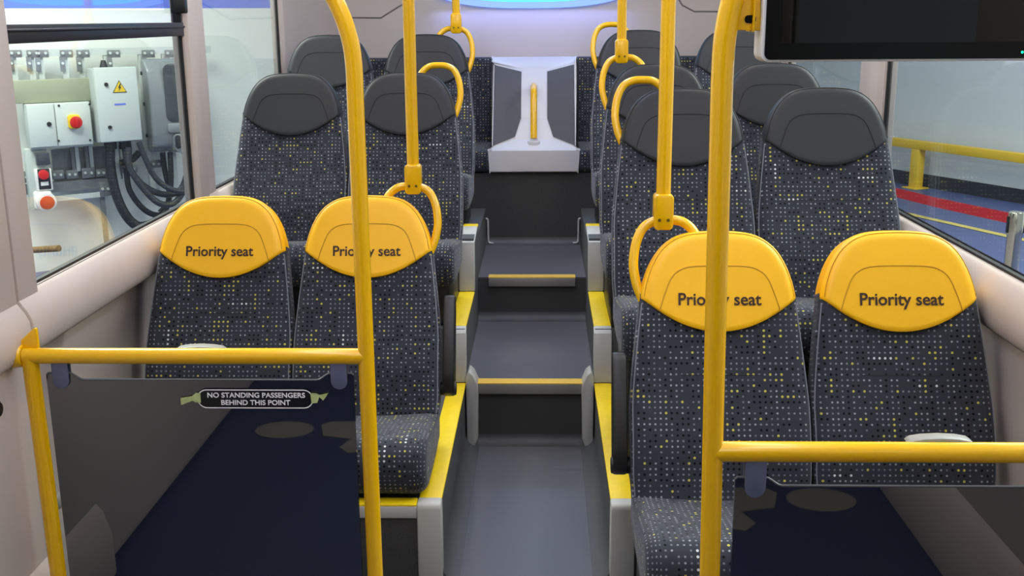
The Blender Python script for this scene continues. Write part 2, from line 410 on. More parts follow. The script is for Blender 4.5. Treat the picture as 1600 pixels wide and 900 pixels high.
def cushion_mesh():
    # side profile (y,z) clockwise from rear bottom; swept across with rounded ends
    prof = [(.03, .02), (-.10, .003), (-.24, .0), (-.335, .008), (-.372, .03), (-.388, .07), (-.386, .115), (-.368, .148), (-.33, .166),
            (-.24, .160), (-.14, .142), (-.06, .128), (.0, .122), (.035, .115), (.045, .07)]
    pv = spline([Vector((0, y, z)) for y, z in prof], 4); P = [(p.y, p.z) for p in pv]
    k = len(P); cy = sum(p[0] for p in P) / k; cz = sum(p[1] for p in P) / k
    arc = [0]
    for i in range(1, k): arc.append(arc[-1] + math.hypot(P[i][0] - P[i - 1][0], P[i][1] - P[i - 1][1]))
    W = .2205; r = .036
    xs = [W - r * (1 - math.sin(PI / 2 * i / 6)) for i in range(7)]
    xs = [-x for x in reversed(xs)] + [-.12, -.06, 0, .06, .12] + xs
    V = []; UV = []
    for x in xs:
        e = max(0, (abs(x) - (W - r)) / r); sh = r * .8 * (1 - math.sqrt(max(0, 1 - e * e)))
        dish = .010 * max(0, 1 - (x / .19) ** 2)
        for i, (y, z) in enumerate(P):
            dx, dz = y - cy, z - cz; L = math.hypot(dx / .2, dz / .075)
            ny, nz = y - sh * (dx / .2) / max(L, .3) , z - sh * (dz / .075) / max(L, .3)
            if z > .1 and -.33 < y < .04: nz -= dish
            V.append((x, ny, nz)); UV.append((x + .5 + (.02 * e if x > 0 else -.02 * e), arc[i] + .2))
    Fc = []
    for a in range(len(xs) - 1):
        for i in range(k):
            j = (i + 1) % k; Fc.append((a * k + i, a * k + j, (a + 1) * k + j, (a + 1) * k + i))
    Fc.append(tuple(range(k))); Fc.append(tuple((len(xs) - 1) * k + i for i in reversed(range(k))))
    me = bpy.data.meshes.new('seat_cushion'); me.from_pydata(V, [], Fc); ul = me.uv_layers.new(name='UVMap')
    for p in me.polygons:
        for li in p.loop_indices:
            vi = me.loops[li].vertex_index; u = UV[vi]
            if len(p.vertices) > 4: u = (V[vi][1] + 2, V[vi][2] + 2)
            ul.data[li].uv = u
    bm = bmesh.new(); bm.from_mesh(me); bmesh.ops.recalc_face_normals(bm, faces=bm.faces[:]); bm.to_mesh(me); bm.free()
    me.polygons.foreach_set('use_smooth', [True] * len(me.polygons)); me.set_sharp_from_angle(angle=math.radians(60))
    return me
ME_CUSH = cushion_mesh()
for me, m in ((ME_BACK, 'fabric'), (ME_CUSH, 'fabric')): me.materials.append(M[m])
ME_HEADS = {'b': ME_HEAD, 'y': ME_HEAD.copy()}
ME_HEADS['b'].materials.append(M['black_vinyl']); ME_HEADS['y'].materials.append(M['yellow_vinyl'])
shell = MB().prism([(-.205, -.02), (.205, -.02), (.21, .25), (.188, VC - .03), (.15, .585), (.06, .635), (-.06, .635), (-.15, .585), (-.188, VC - .03), (-.21, .25)], lambda a, b, h: bk(a, b, h), -.062, -.036)
ME_SHELL = mesh_of(shell, 'back_shell', M['darkgrey'])

def handle_mb(sx):
    pts = [(.045, .645), (.062, .674), (.088, .693), (.12, .697), (.155, .694), (.185, .676), (.204, .635), (.211, .58), (.203, .53), (.188, .49)]
    return MB().tube([bk(sx * x, v, -.004) for x, v in pts], .0125, 12, smooth=5)
def armrest_mb(sx):
    mb = MB(); x0 = sx * .232; x1 = sx * .268
    poly = [(v, n) for v, n in ((.085, .03), (.06, .02), (.05, -.01), (.06, -.04), (.085, -.05), (.3, -.036), (.345, -.03), (.36, -.012), (.355, .012), (.335, .02), (.12, .035))]
    def fn(a, b, h): return bk(h, a, b)
    mb.prism(poly, fn, min(x0, x1), max(x0, x1)); return mb

def link(me, name, parent):
    o = bpy.data.objects.new(name, me); COL.objects.link(o); o.parent = parent; return o

def seat(x, Yc, zc, kind, floor_z, label, side, aisle, armrest=False, handle=True, group=None):
    zb = zc - .465 - JZ
    t = empty('bus_seat', (x, Yc - .17, floor_z), label, 'seat', group)
    up = zb - floor_z
    def put(o): o.location = (0, 0, up); return o
    put(link(ME_CUSH, 'seat_cushion', t)); b = put(link(ME_BACK, 'backrest', t))
    [link(q, 'piping', b) for q in ME_PIPE]; link(ME_LUMB, 'lumbar_seam', b)
    put(link(ME_SHELL, 'back_shell', t))
    h = put(link(ME_HEADS[kind], 'headrest', t)); h['label'] = 'bright yellow vinyl headrest' if kind == 'y' else 'charcoal vinyl headrest'
    for q in ME_SEAM[kind]: link(q, 'seam', h)
    if kind == 'y':
        vt = .484
        o = text_mesh('Priority seat', .206, lambda a, c, d: bk(a, vt + c, front(a, vt + c, True) + .0012 + d), 'lettering', M['text'], h, squeeze=.041, bold=.014)
        o['label'] = 'maroon lettering Priority seat'
    sb = MB().box((-.2, -.345, 0), (.2, .06, up + .022)).build('seat_base', M['black'], t, bevel=.01)
    if aisle and handle:
        o = put(handle_mb(side).build('grab_handle', M['yellow'], t)); o['label'] = 'yellow grab handle'
    if armrest:
        a = put(armrest_mb(side).build('armrest', M['black'], t, bevel=.007))
        c = bk(side * .25, .075, -.01)
        MB().tube([(side * .222, c.y, c.z), (side * .272, c.y, c.z)], .021, 16).build('pivot', M['black'], a, bevel=.003)
        o = a; o['label'] = 'black folded up armrest'
    return t

P_CH = 'charcoal headrest seats'
P_PR = 'priority seats'
LX0, LX1 = -.982, -.532; RX0, RX1 = .444, .894
Z1, Z2, Z3 = .235, .43, .60
seat(LX0, 3.22, .813, 'y', Z1, 'yellow headrest priority seat beside the left window', 1, False, group=P_PR)
seat(LX1, 3.22, .813, 'y', Z1, 'yellow headrest priority seat left of the aisle, partly behind the notice screen pole', 1, True, True, group=P_PR)
seat(LX0, 4.25, 1.137, 'b', Z2, 'charcoal headrest seat directly behind the left window priority seat', 1, False, group=P_CH)
seat(LX1, 4.25, 1.137, 'b', Z2, 'charcoal headrest seat directly behind the left aisle priority seat', 1, True, group=P_CH)
seat(LX0, 5.05, 1.272, 'b', Z3, 'farthest charcoal headrest seat on the left side, near the window', 1, False, group=P_CH)
seat(LX1, 5.05, 1.272, 'b', Z3, 'farthest charcoal headrest seat on the left side, next to the aisle', 1, True, group=P_CH)
seat(RX0, 2.652, .81, 'y', 0, 'yellow headrest priority seat right of the aisle, with folded black armrest', -1, True, True, group=P_PR)
seat(RX1, 2.652, .81, 'y', 0, 'yellow headrest priority seat beside the right window', -1, False, group=P_PR)
seat(RX0, 3.44, 1.12, 'b', Z1, 'charcoal headrest seat directly behind the right aisle priority seat', -1, True, group=P_CH)
seat(RX1, 3.44, 1.12, 'b', Z1, 'large charcoal headrest seat directly behind the right window priority seat', -1, False, group=P_CH)
seat(RX0, 4.22, 1.165, 'b', Z2, 'charcoal headrest seat third from the front in the right aisle column', -1, True, group=P_CH)
seat(RX1, 4.22, 1.165, 'b', Z2, 'charcoal headrest seat third from the front along the right window', -1, False, group=P_CH)
seat(RX0, 5.03, 1.285, 'b', Z3, 'farthest charcoal headrest seat on the right side, next to the aisle', -1, True, group=P_CH)
seat(RX1, 5.03, 1.285, 'b', Z3, 'farthest charcoal headrest seat on the right side, near the window', -1, False, group=P_CH)

# ================================================================== poles and rails
def grab_pole(x, Yc, zc, side, label, bend, top=2.3, start=None):
    """pole standing in a clamp on a seat's grab handle"""
    zb = zc - .465 - JZ
    c = bk(side * .135, .697, -.004) + Vector((x, Yc - .17, zb))
    t = empty('grab_pole', (c.x, c.y, c.z - .02), label, 'pole', 'yellow grab poles')
    zr = top - c.z + .02; s0 = start if start else zr - .7
    pts = [(0, 0, .02), (0, 0, .3 if s0 > .35 else s0 * .5), (0, 0, s0)] + [(bend * q * q, 0, s0 + (zr - s0) * q) for q in (.2, .4, .6, .8, 1)]
    MB().tube(pts, .0185, 16, smooth=4).build('pole_tube', M['yellow'], t)
    cl = MB().prism(rrect(.050, .092, .012, 4, 0, .043), lambda a, b, h: (a, h, b), -.026, .026).build('clamp_socket', M['yellow'], t, bevel=.006)
    for dx in (-.011, .011): MB().tube([(dx, -.028, .024), (dx, -.023, .024)], .0042, 10).build('screw', M['screw'], cl)
    return t
grab_pole(LX1, 3.22, .813, 1, 'yellow pole rising from the handle of the left aisle priority seat', -.30, start=.62)
grab_pole(LX1, 5.05, 1.272, 1, 'yellow pole rising from the farthest left aisle seat', -.2, start=.12)
grab_pole(RX0, 2.652, .81, -1, 'yellow pole rising from the handle of the right aisle priority seat', .15, start=.85)
grab_pole(RX0, 4.22, 1.165, -1, 'yellow pole rising from the third right aisle seat', .25, start=.28)

# left rail frame
YL = 2.33; PLX = -.401; ZR = .757
t = empty('handrail_frame', (PLX, YL, 0), 'yellow tubular handrail frame holding the left dark screen', 'handrail')
r = .0185
def L(p): return (p[0] - PLX, p[1] - YL, p[2])
bend = [(PLX, YL, 0), (PLX, YL, .7)] + [(PLX - 1.7 * max(0, z - 1.40) ** 2, YL, z) for z in [1.2 + .05 * k for k in range(13)]] + [(PLX - .45, YL, 2.08), (PLX - .6, YL, 2.29)]
MB().tube([L(p) for p in bend], .0185, 20, smooth=3).build('pole_tube', M['yellow'], t)
WPX = -1.178
MB().tube([L((WPX - .012, YL, ZR)), L((PLX, YL, ZR))], .0185, 20).build('top_rail', M['yellow'], t)
MB().tube([L((WPX, YL, ZR)), L((WPX + .004, YL, .4)), L((WPX + .006, YL, 0))], .0185, 20).build('wall_post', M['yellow'], t)
mb = MB(); mb.prism([(-1.236, ZR - .03), (-1.236, ZR + .0), (-1.165, ZR + .064), (-1.158, ZR + .064), (-1.158, ZR), (-1.19, ZR - .03)], lambda a, b, h: L((a, h, b)), YL + .004, YL + .016)
mb.tube([L((-1.215, YL, ZR)), L((-1.192, YL, ZR))], [.03, .024], 16); mb.build('wall_bracket', M['yellow'], t, bevel=.003)
for i, (xx, cl) in enumerate(((-.765, 'cap'),)):
    cp = MB().prism([(-.06, 0), (.06, 0), (.050, .007), (.030, .0105), (0, .012), (-.030, .0105), (-.050, .007)], lambda a, b, h: L((xx - .022 + a, YL + h, ZR + .0085 + b)), .004, .034).build('bell_push_cap', M[cl], t, bevel=.003)
    cp['label'] = 'pale grey rounded cap on the rail'
# floor flange of the wall post
MB().tube([L((WPX + .006, YL, 0)), L((WPX + .006, YL, .012))], .04, 20).build('floor_flange', M['yellow'], t)
MB().tube([L((PLX, YL, 0)), L((PLX, YL, .012))], .04, 20).build('floor_flange', M['yellow'], t)

def screen_panel(x0, x1, zt, Y, tabl, tabr, label, rail_z):
    """dark glass sheet hung from the rail; shoulder tabs at its top corners"""
    t = empty('glass_screen', ((x0 + x1) / 2, Y, .1), label, 'screen', 'dark glass screens')
    cx = (x0 + x1) / 2; tz = .016
    poly = [(x0, .1), (x1, .1)]
    def sh(xa, xb): return [(xa + (xb - xa) * q, zt + tz * (.5 - .5 * math.cos(PI * q))) for q in (0, .2, .4, .6, .8, 1)]
    if tabr: poly += [(x1, zt + tz - .004), (x1 - .004, zt + tz)] + list(reversed(sh(x1 - .085, x1 - .052)))
    else: poly += [(x1, zt)]
    if tabl: poly += list(reversed(sh(x0 + .085, x0 + .052)))[::-1][::-1] if False else sh(x0 + .085, x0 + .052) + [(x0 + .004, zt + tz), (x0, zt + tz - .004)]
    else: poly += [(x0, zt)]
    g = MB().prism(poly, lambda a, b, h: (a - cx, h, b - .1), -.004, .004).build('glass_sheet', M['tint'], t, smooth=False)
    # bright ground edge along the top
    top = [p for p in poly if p[1] > .3]
    MB().tube([(a - cx, 0, b - .1 + .0008) for a, b in top], .0026, 6).build('ground_edge', M['glassedge'], g)
    for cxx in ([x0 + .035] if tabl else []) + ([x1 - .032] if tabr else []):
        w = .019
        pl = [(cxx - w, rail_z - .005), (cxx - w, zt - .0)] + [(cxx - w * math.cos(PI * k / 10), zt - .0 - w * math.sin(PI * k / 10)) for k in range(1, 10)] + [(cxx + w, zt - .0), (cxx + w, rail_z - .005)]
        MB().prism(pl, lambda a, b, h: (a - cx, h, b - .1), -.010, -.0045).build('hanging_clamp', M['clamp'], t, bevel=.0015)
        MB().prism(pl, lambda a, b, h: (a - cx, h, b - .1), .0045, .010).build('hanging_clamp', M['clamp'], t, bevel=.0015)
    return t
screen_panel(-1.143, -.432, .699, YL, True, True, 'dark tinted glass screen carrying the no standing notice, left side', ZR)
# a domed stud on the wall side of the left screen
sp = at(86, 782, X=WL)
MB().tube([(WL - .001, sp.y, sp.z), (WL + .012, sp.y, sp.z), (WL + .018, sp.y, sp.z)], [.022, .022, .014], 16).build('wall_stud', M['cap'])
tag(bpy.data.objects['wall_stud'], 'small grey stud on the left wall behind the yellow post', 'stud')

# notice
nc = at(399, 623, Y=YL - .006); w_, h_ = .272, .049
t = tag(MB().prism(rrect(w_, h_, h_ / 2 - .0005, 10), lambda a, b, h: (a, h, b), -.0012, 0).build('notice_sticker', M['sticker'], smooth=False, loc=nc), 'black oblong notice reading NO STANDING PASSENGERS BEHIND THIS POINT', 'notice')
t.rotation_euler = (0, -.0, 0)
bd = MB(); o1 = rrect(w_ - .003, h_ - .003, h_ / 2 - .002, 10); o2 = rrect(w_ - .008, h_ - .008, h_ / 2 - .0045, 10); k = len(o1)
for i in range(k):
    j = (i + 1) % k; bd.quad((o1[i][0], -.0018, o1[i][1]), (o1[j][0], -.0018, o1[j][1]), (o2[j][0], -.0018, o2[j][1]), (o2[i][0], -.0018, o2[i][1]))
bd.build('border_line', M['stickertext'], t, smooth=False)
lt = text_mesh('NO STANDING PASSENGERS', .226, lambda a, c, d: (a + .003, -.0024 - d, c + .0094), 'lettering', M['stickertext'], t, squeeze=.0122, bold=.012)
lt = text_mesh('BEHIND THIS POINT', .160, lambda a, c, d: (a + .001, -.0024 - d, c - .0085), 'lettering', M['stickertext'], t, squeeze=.0122, bold=.012)
def tape(pl, label):
    mb = MB(); yy = YL - .0085
    pp = [at(x, y, Y=yy) for x, y in pl]; c = sum(pp, Vector()) / len(pp)
    mb.prism([(p.x - c.x, p.z - c.z) for p in pp], lambda a, b, h: (a, h + .0015 * math.sin(a * 160), b), -.0012, 0)
    o = mb.build('masking_tape', M['tape'], smooth=False, loc=c); tag(o, label, 'tape', 'masking tape pieces'); return o
tape([(282, 622), (300, 619), (306, 614), (313, 614), (314, 629), (305, 629), (301, 626), (283, 633)], 'pale green masking tape at the left end of the black notice')
tape([(485, 614), (494, 614), (499, 617), (513, 614), (508, 622), (505, 626), (499, 620), (496, 629), (487, 630)], 'pale green masking tape at the right end of the black notice')

# right rail frame
YR = 1.80; PRX = .3; ZR2 = .749
t = empty('handrail_frame', (PRX + .012, YR, 0), 'yellow tubular handrail frame holding the right dark screen', 'handrail')
def R_(p): return (p[0] - PRX - .012, p[1] - YR, p[2])
MB().tube([R_(p) for p in ((PRX + .014, YR, 0), (PRX + .008, YR, .5), (PRX, YR, 1.0), (PRX - .004, YR, 1.3), (PRX - .005, YR, 1.42), (PRX - .002, YR, 1.48), (PRX + .012, YR, 1.55), (PRX + .05, YR, 1.66), (PRX + .15, YR, 1.9), (PRX + .26, YR, 2.3))], .0185, 20, smooth=6).build('pole_tube', M['yellow'], t)
MB().tube([R_((PRX + .003, YR, ZR2)), R_((WR + .0, YR, ZR2))], .0185, 20).build('top_rail', M['yellow'], t)
MB().tube([R_((PRX + .014, YR, 0)), R_((PRX + .014, YR, .012))], .04, 20).build('floor_flange', M['yellow'], t)
MB().tube([R_((WR - .004, YR, ZR2)), R_((WR - .03, YR, ZR2))], [.034, .028], 16).build('wall_bracket', M['yellow'], t)
xx = at(1465, 690, Y=YR).x
cp = MB().prism([(-.06, 0), (.06, 0), (.050, .007), (.030, .0105), (0, .012), (-.030, .0105), (-.050, .007)], lambda a, b, h: R_((xx + .010 + a, YR + h, ZR2 + .0125 + b)), .004, .034).build('bell_push_cap', M['cap'], t, bevel=.003)
cp['label'] = 'pale grey rounded cap on the rail'
screen_panel(.346, 1.09, .683, YR, True, False, 'dark tinted glass screen under the rail on the right side', ZR2)

# monitor
YM = 1.79
mx0 = at(1189, 60, Y=YM).x; mz0 = at(1400, 96, Y=YM).z; mw, mh = .66, .40
t = empty('passenger_display', (mx0 + mw / 2, YM + .03, mz0), 'black passenger display monitor with thin white edge, upper right', 'monitor')
t.rotation_euler = (0, 0, 0)
MB().prism(rrect(mw, mh, .014, 5, 0, mh / 2), lambda a, b, h: (a, h, b), -.032, .028).build('casing', M['white'], t, bevel=.003)
MB().prism(rrect(mw - .012, mh - .008, .010, 5, 0, mh / 2), lambda a, b, h: (a, h, b), -.0345, -.031).build('bezel', M['bezel'], t)
MB().prism(rrect(mw - .06, mh - .06, .002, 3, .001, mh / 2), lambda a, b, h: (a, h, b), -.0352, -.0335).build('display_panel', M['screen'], t)
lx = at(1595, 84, Y=YM).x - mx0 - mw / 2
MB().tube([(lx, -.0352, .0135), (lx, -.0345, .0135)], .0018, 10).build('status_light', M['led_green'], t)
# yellow bracket arm from the pole
bm_ = MB()
bp = [at(x, y, Y=YR + .01) for x, y in ((1140, -60), (1186, -60), (1187, 48), (1147, 47), (1128, 62))]
bm_.prism([(p.x - (mx0 + mw / 2), p.z - mz0) for p in bp], lambda a, b, h: (a, h, b), -.022, -.006)
p0 = at(1182, -40, Y=YR).x - (mx0 + mw / 2); z0 = at(1182, 50, Y=YR).z - mz0
bm_.box((p0 - .004, -.03, z0), (p0 + .0, .03, z0 + .14))
b = bm_.build('bracket', M['yellow'], t, bevel=.002); b['label'] = 'yellow steel bracket'
kp = at(1170, 30, Y=YR); kx = kp.x - (mx0 + mw / 2); kz = kp.z - mz0
MB().prism(rrect(.018, .0125, .005, 5, kx + .002, kz), lambda a, b, h: (a, h, b), -.0235, -.0215).build('cable_hole', M['bezel'], b)

# ================================================================== aisle floor, steps, ledges
YS1, YS2, YS3 = 3.66, 4.505, 5.225
struct(MB().box((-.30, -2.2, -.03), (.215, YS1, 0)).build('floor', M['vinyl'], smooth=False))
struct(MB().box((WL, -2.2, -.03), (-.30, 2.66, 0)).build('floor', M['navy'], smooth=False))
struct(MB().box((.215, -2.2, -.03), (WR, 2.66, 0)).build('floor', M['navy'], smooth=False))

def step(Y0, Y1, z0, z1, label):
    t = empty('aisle_step', (XC, Y0, z0), label, 'step', 'aisle steps')
    hwid = .2325
    MB().box((-hwid, .008, 0), (hwid, Y1 - Y0, z1 - z0 - .006)).build('riser', M['riser'], t, smooth=False)
    MB().box((-hwid, .03, z1 - z0 - .006), (hwid, Y1 - Y0, z1 - z0)).build('tread', M['vinyl'], t, smooth=False)
    n = MB().box((-.187, -.010, z1 - z0 - .036), (.187, .012, z1 - z0 + .002)).build('nosing', M['metal'], t, bevel=.003)
    n['label'] = 'grey metal step nosing'
    MB().box((-.187, -.009, z1 - z0 + .0015), (.187, .045, z1 - z0 + .005)).build('nosing_strip', M['nosing'], n)['label'] = 'yellow edge strip'
    MB().box((-hwid, .012, z1 - z0 - .004), (hwid, .045, z1 - z0 + .0005)).build('tread_edge', M['vinyl'], n, smooth=False)
    cv = MB()
    rad = .03; yb = Y1 - Y0
    prof = [(yb, 0)] + [(yb - rad + rad * math.sin(q), rad - rad * math.cos(q)) for q in [PI / 2 * k / 6 for k in range(7)]][::-1]
    return t
step(YS1, YS2, 0, .23, 'lower aisle step with yellow edge strip')
step(YS2, YS3, .23 - .0, .418, 'upper aisle step with yellow edge strip nearer the rear seats')
# coves between floor and risers
def cove(Y, z, name='floor_cove'):
    rad = .035; prof = [(Y, z)] + [(Y - rad + rad * math.sin(q), z + rad - rad * math.cos(q)) for q in [PI / 2 * k / 6 for k in range(7)]][::-1]
    return MB().prism(prof, lambda a, b, h: (h, a, b), XC - .236, XC + .236)
for Y, z in ((YS1 + .007, 0), (YS2 + .007, .23), (YS3, .418)):
    struct(cove(Y, z).build('trim_cove', M['vinyl_dark']))

XI, XO = .232, .292             # inner and outer edge of the ledge strips from the centre line
def ledge(sg, label):
    t = empty('side_ledge', (XC + sg * XO, 2.66, 0), label, 'ledge')
    ox = XC + sg * XO
    def fx(u): return XC + sg * u - ox
    def slab(p, q, th, name, m, u0=XI - .003, u1=XO, lab=None, bev=.004):
        (y0, z0), (y1, z1) = p, q; dx, dz = y1 - y0, z1 - z0; l = math.hypot(dx, dz); nx, nz = -dz / l * th, dx / l * th
        o = MB().prism([(y0, z0), (y1, z1), (y1 - nx, z1 - nz), (y0 - nx, z0 - nz)], lambda a, b, h: (fx(h), a - 2.66, b), u0, u1).build(name, m, t, bevel=bev)
        if lab: o['label'] = lab
        return o
    wall_u = (abs(WL - XC) if sg < 0 else WR - XC) - .002
    prof = [(2.668, 0), (5.22, 0), (5.22, .598), (4.533, .598), (4.53, .640), (4.262, .640), (4.235, .424), (3.70, .424), (3.675, .229), (2.668, .229)]
    MB().prism(prof, lambda a, b, h: (fx(h), a - 2.66, b), XI + .001, wall_u).build('plinth', M['vinyl_dark'], t, smooth=False)
    # cove along the floor
    rad = .05; cp = [(XI + .002, 0)] + [(XI + .001 - rad + rad * math.sin(q), rad - rad * math.cos(q)) for q in [PI / 2 * k / 6 for k in range(7)]][::-1]
    MB().prism(cp, lambda a, b, h: (fx(a), h, b), .01, YS1 - 2.66 + .007).build('floor_cove', M['vinyl_dark'], t)
    Y = 'yellow edge strip'; G = 'pale grey edge trim'
    slab((2.70, .236), (3.655, .236), .008, 'edge_strip', M['strip'], lab=Y)
    slab((3.655, .236), (3.685, .412), .03, 'edge_trim', M['trim'], lab=G, u0=XI - .004)
    slab((3.683, .41), (3.715, .432), .012, 'edge_trim', M['trim'], lab=G, u0=XI - .004)
    slab((3.715, .432), (4.215, .432), .009, 'edge_strip', M['strip'], lab=Y)
    slab((4.215, .432), (4.243, .63), .03, 'edge_trim', M['trim'], lab=G)
    slab((4.243, .629), (4.475, .652), .012, 'edge_trim', M['trim'], lab=G)
    slab((4.475, .652), (4.53, .652), .011, 'edge_strip', M['strip'], lab=Y)
    # front corner post, with sloped cap
    MB().prism([(2.645, 0), (2.652, .226), (2.660, .238), (2.70, .238), (2.70, 0)], lambda a, b, h: (fx(h), a - 2.66, b), XI - .004, XO + .002).build('corner_post', M['trim'], t, bevel=.006)
    # riser side trims beside the first step
    MB().prism([(XI - .004, 0), (XI - .004, .262), (XI - .014, .285), (XI - .030, .27), (XI - .045, .235), (XI - .047, .2), (XI - .044, .03), (XI - .034, 0)], lambda a, b, h: (fx(a), h - 2.66, b), YS1 - .03, YS1 + .06).build('riser_trim', M['trim'], t, bevel=.006)
    # light edging where the ledge wall meets the rear riser
    MB().tube([(fx(XI + .03), 5.214 - 2.66, .548), (fx(XI - .002), 5.212 - 2.66, .548), (fx(XI - .009), 5.21 - 2.66, .535), (fx(XI - .010), 5.21 - 2.66, .45), (fx(XI - .014), 5.208 - 2.66, .430), (fx(XI - .036), 5.205 - 2.66, .426)], .005, 10, smooth=4).build('end_trim', M['trim'], t)
    # front face of the ledge below the first seats
    slab((2.655, .236), (2.70, .236), .008, 'edge_strip', M['strip'], u0=XO + .002, u1=wall_u, lab=Y)
    MB().box((min(fx(XO + .002), fx(wall_u)), -.006, .195), (max(fx(XO + .002), fx(wall_u)), .008, .230)).build('front_trim', M['trim'], t, bevel=.003)
    MB().box((min(fx(XO + .002), fx(wall_u)), -.001, .002), (max(fx(XO + .002), fx(wall_u)), .007, .195)).build('front_panel', M['riser'], t, smooth=False)
    return t
ledge(-1, 'stepped grey ledge with yellow edge strips left of the aisle')
ledge(1, 'stepped grey ledge with yellow edge strips right of the aisle')

# rear platform and bench
struct(MB().box((WL + .001, YS3, .3), (WR - .001, 5.84, .772)).build('trim_rear_platform', M['riser'], smooth=False))
def bench(x0, x1, label):
    c = (x0 + x1) / 2; w = (x1 - x0) / 2
    t = empty('rear_bench', (c, 5.5, .772), label, 'bench', 'rear benches')
    def pad(y0, y1, z0, z1, tilt, name):
        me = None; mb = MB(); mb.prism(rrect(y1 - y0, z1 - z0, .03, 5, (y0 + y1) / 2, (z0 + z1) / 2), lambda a, b, h: (h, a + tilt * (b - z0), b), -w, w)
        o = mb.build(name, M['fabric'], t, bevel=.008)
        me = o.data; ul = me.uv_layers.new(name='UVMap')
        for l in me.loops:
            co = me.vertices[l.vertex_index].co; ul.data[l.index].uv = (co.x + 3, (co.z if name == 'backrest' else co.y + co.z) + 3)
        return o
    pad(-.30, .16, .004, .112, 0, 'seat_cushion'); pad(.08, .20, .06, .538, .10, 'backrest')
bench(WL + .03, -.262, 'dark dotted rear bench left of the white console')
bench(.182, WR - .03, 'dark dotted rear bench right of the white console')

# white console between the rear benches
CX = -.040
t = empty('rear_console', (CX, 5.45, .772), 'white moulded console with grey inserts between the rear benches', 'console')
def K(x, y, Y):
    p = at(x, y, Y=Y); return (abs(p.x - CX), p.y - 5.45, p.z - .772)
A = K(765, 266, 5.2); B = K(765, 238, 5.2); C_ = K(768, 232, 5.25); D = K(771, 97, 5.60); E_ = K(769, 90, 5.70)
_c = [at(768, 232, Y=5.25), at(771, 97, Y=5.60), at(815, 108, Y=5.67)]; _n = (_c[1] - _c[0]).cross(_c[2] - _c[0]).normalized()
def KP(x, y):
    p = on_plane(x, y, _c[0], _n); return (abs(p.x - CX), p.y - 5.45, p.z - .772)
Fp = KP(804, 217); G = KP(814, 186); H = KP(815, 108); Bk = .34

A = (A[0], A[1], .006)
mb = MB()
def sym(*pts):
    mb.quad(*[(-p[0], p[1], p[2]) for p in pts]); mb.quad(*[(p[0], p[1], p[2]) for p in reversed(pts)])
def mid(*pts):
    a, b = pts; mb.quad((-a[0], a[1], a[2]), (a[0], a[1], a[2]), (b[0], b[1], b[2]), (-b[0], b[1], b[2]))
mid(A, B); mid(B, C_); 
mb.quad((-C_[0], C_[1], C_[2]), (C_[0], C_[1], C_[2]), (Fp[0], Fp[1], Fp[2]), (-Fp[0], Fp[1], Fp[2]))
mid(Fp, G); mid(G, H)
mb.quad((-H[0], H[1], H[2]), (H[0], H[1], H[2]), (D[0], D[1], D[2]), (E_[0], E_[1], E_[2]), (-E_[0], E_[1], E_[2]), (-D[0], D[1], D[2]))
sym(C_, Fp, G); sym(C_, G, D); sym(G, H, D)
Eb = (E_[0], Bk, E_[2]); Ab = (A[0], Bk, A[2])
sym(A, Ab, Eb, E_, D, C_, B); mid(E_, Eb); mid(Eb, Ab); mid(Ab, A)
mb.build('console_body', M['console'], t, bevel=.007, bseg=3)
# carpet inserts on the two wings
for sg in (-1, 1):
    def lerp(*ws): return Vector((0, 0, 0)) + sum((Vector(p) * w for p, w in ws), Vector())
    tri = [Vector(p) for p in (C_, Fp, G, H, D)]; cen = sum(tri, Vector()) / 5
    q = [cen + (p - cen) * .93 for p in tri]; n = Vector((-.8, -.6, .1)).normalized() * .005
    mb = MB(); f = [(sg * (p + n).x, (p + n).y, (p + n).z) for p in q]; g = [(sg * (p - n).x, (p - n).y, (p - n).z) for p in q]
    c0 = cen + n
    top = (sg * c0.x, c0.y, c0.z)
    k = len(f); b0 = len(mb.v); mb.v += f + g
    for tri_i in ((0, 1, 2), (0, 2, 4), (2, 3, 4)): mb.f.append(tuple(b0 + i for i in tri_i)); mb.f.append(tuple(b0 + k + i for i in reversed(tri_i)))
    for i in range(k): j = (i + 1) % k; mb.f.append((b0 + i, b0 + j, b0 + k + j, b0 + k + i))
    mb.build('carpet_insert', M['insert'], t)['label'] = 'grey carpeted insert'
hp = [at(834, 216, Y=5.31), at(834, 190, Y=5.34), at(834, 160, Y=5.38), at(834, 143, Y=5.42), at(834, 136, Y=5.48), at(834, 134, Y=5.56), at(834, 134, Y=5.64)]
MB().tube([(p.x - CX, p.y - 5.45, p.z - .772) for p in hp], .0165, 14, smooth=4).build('grab_handle', M['yellow'], t)['label'] = 'yellow upright grab handle'
hb = at(834, 217, Y=5.31)
MB().tube([(hb.x - CX, hb.y - 5.45, hb.z - .772 - .03), (hb.x - CX, hb.y - 5.45, hb.z - .772 - .009)], [.03, .032], 18).build('handle_cup', M['console'], t, bevel=.004)

# ================================================================== shell of the bus
def wall_side(sg, X, wins, name):
    """inner lining with window openings; wins = list of (y0,y1,z0,z1)"""
    mb = MB(); x0, x1 = (X - .045, X) if sg < 0 else (X, X + .045)
    ys = [-2.2]; 
    zlo, zhi = wins[0][2], 2.3
    mb.box((x0, -2.2, -.03), (x1, 5.85, zlo)); mb.box((x0, -2.2, 2.05), (x1, 5.85, 2.35))
    y = -2.2
    for (a, b, c, d) in wins:
        mb.box((x0, y, zlo), (x1, a, 2.05)); y = b
    mb.box((x0, y, zlo), (x1, 5.85, 2.05))
    return struct(mb.build(name, M['wall'], bevel=.004))
ZG = .872
winL = [(-1.6, 1.0, ZG, 2.05), (2.512, 3.80, ZG, 2.05), (4.03, 5.22, ZG, 2.05)]
winR = [(-1.6, .6, ZG, 2.05), (.95, 3.72, ZG, 2.05), (4.0, 5.21, ZG, 2.05)]
wall_side(-1, WL, winL, 'wall_left'); wall_side(1, WR, winR, 'wall_right')
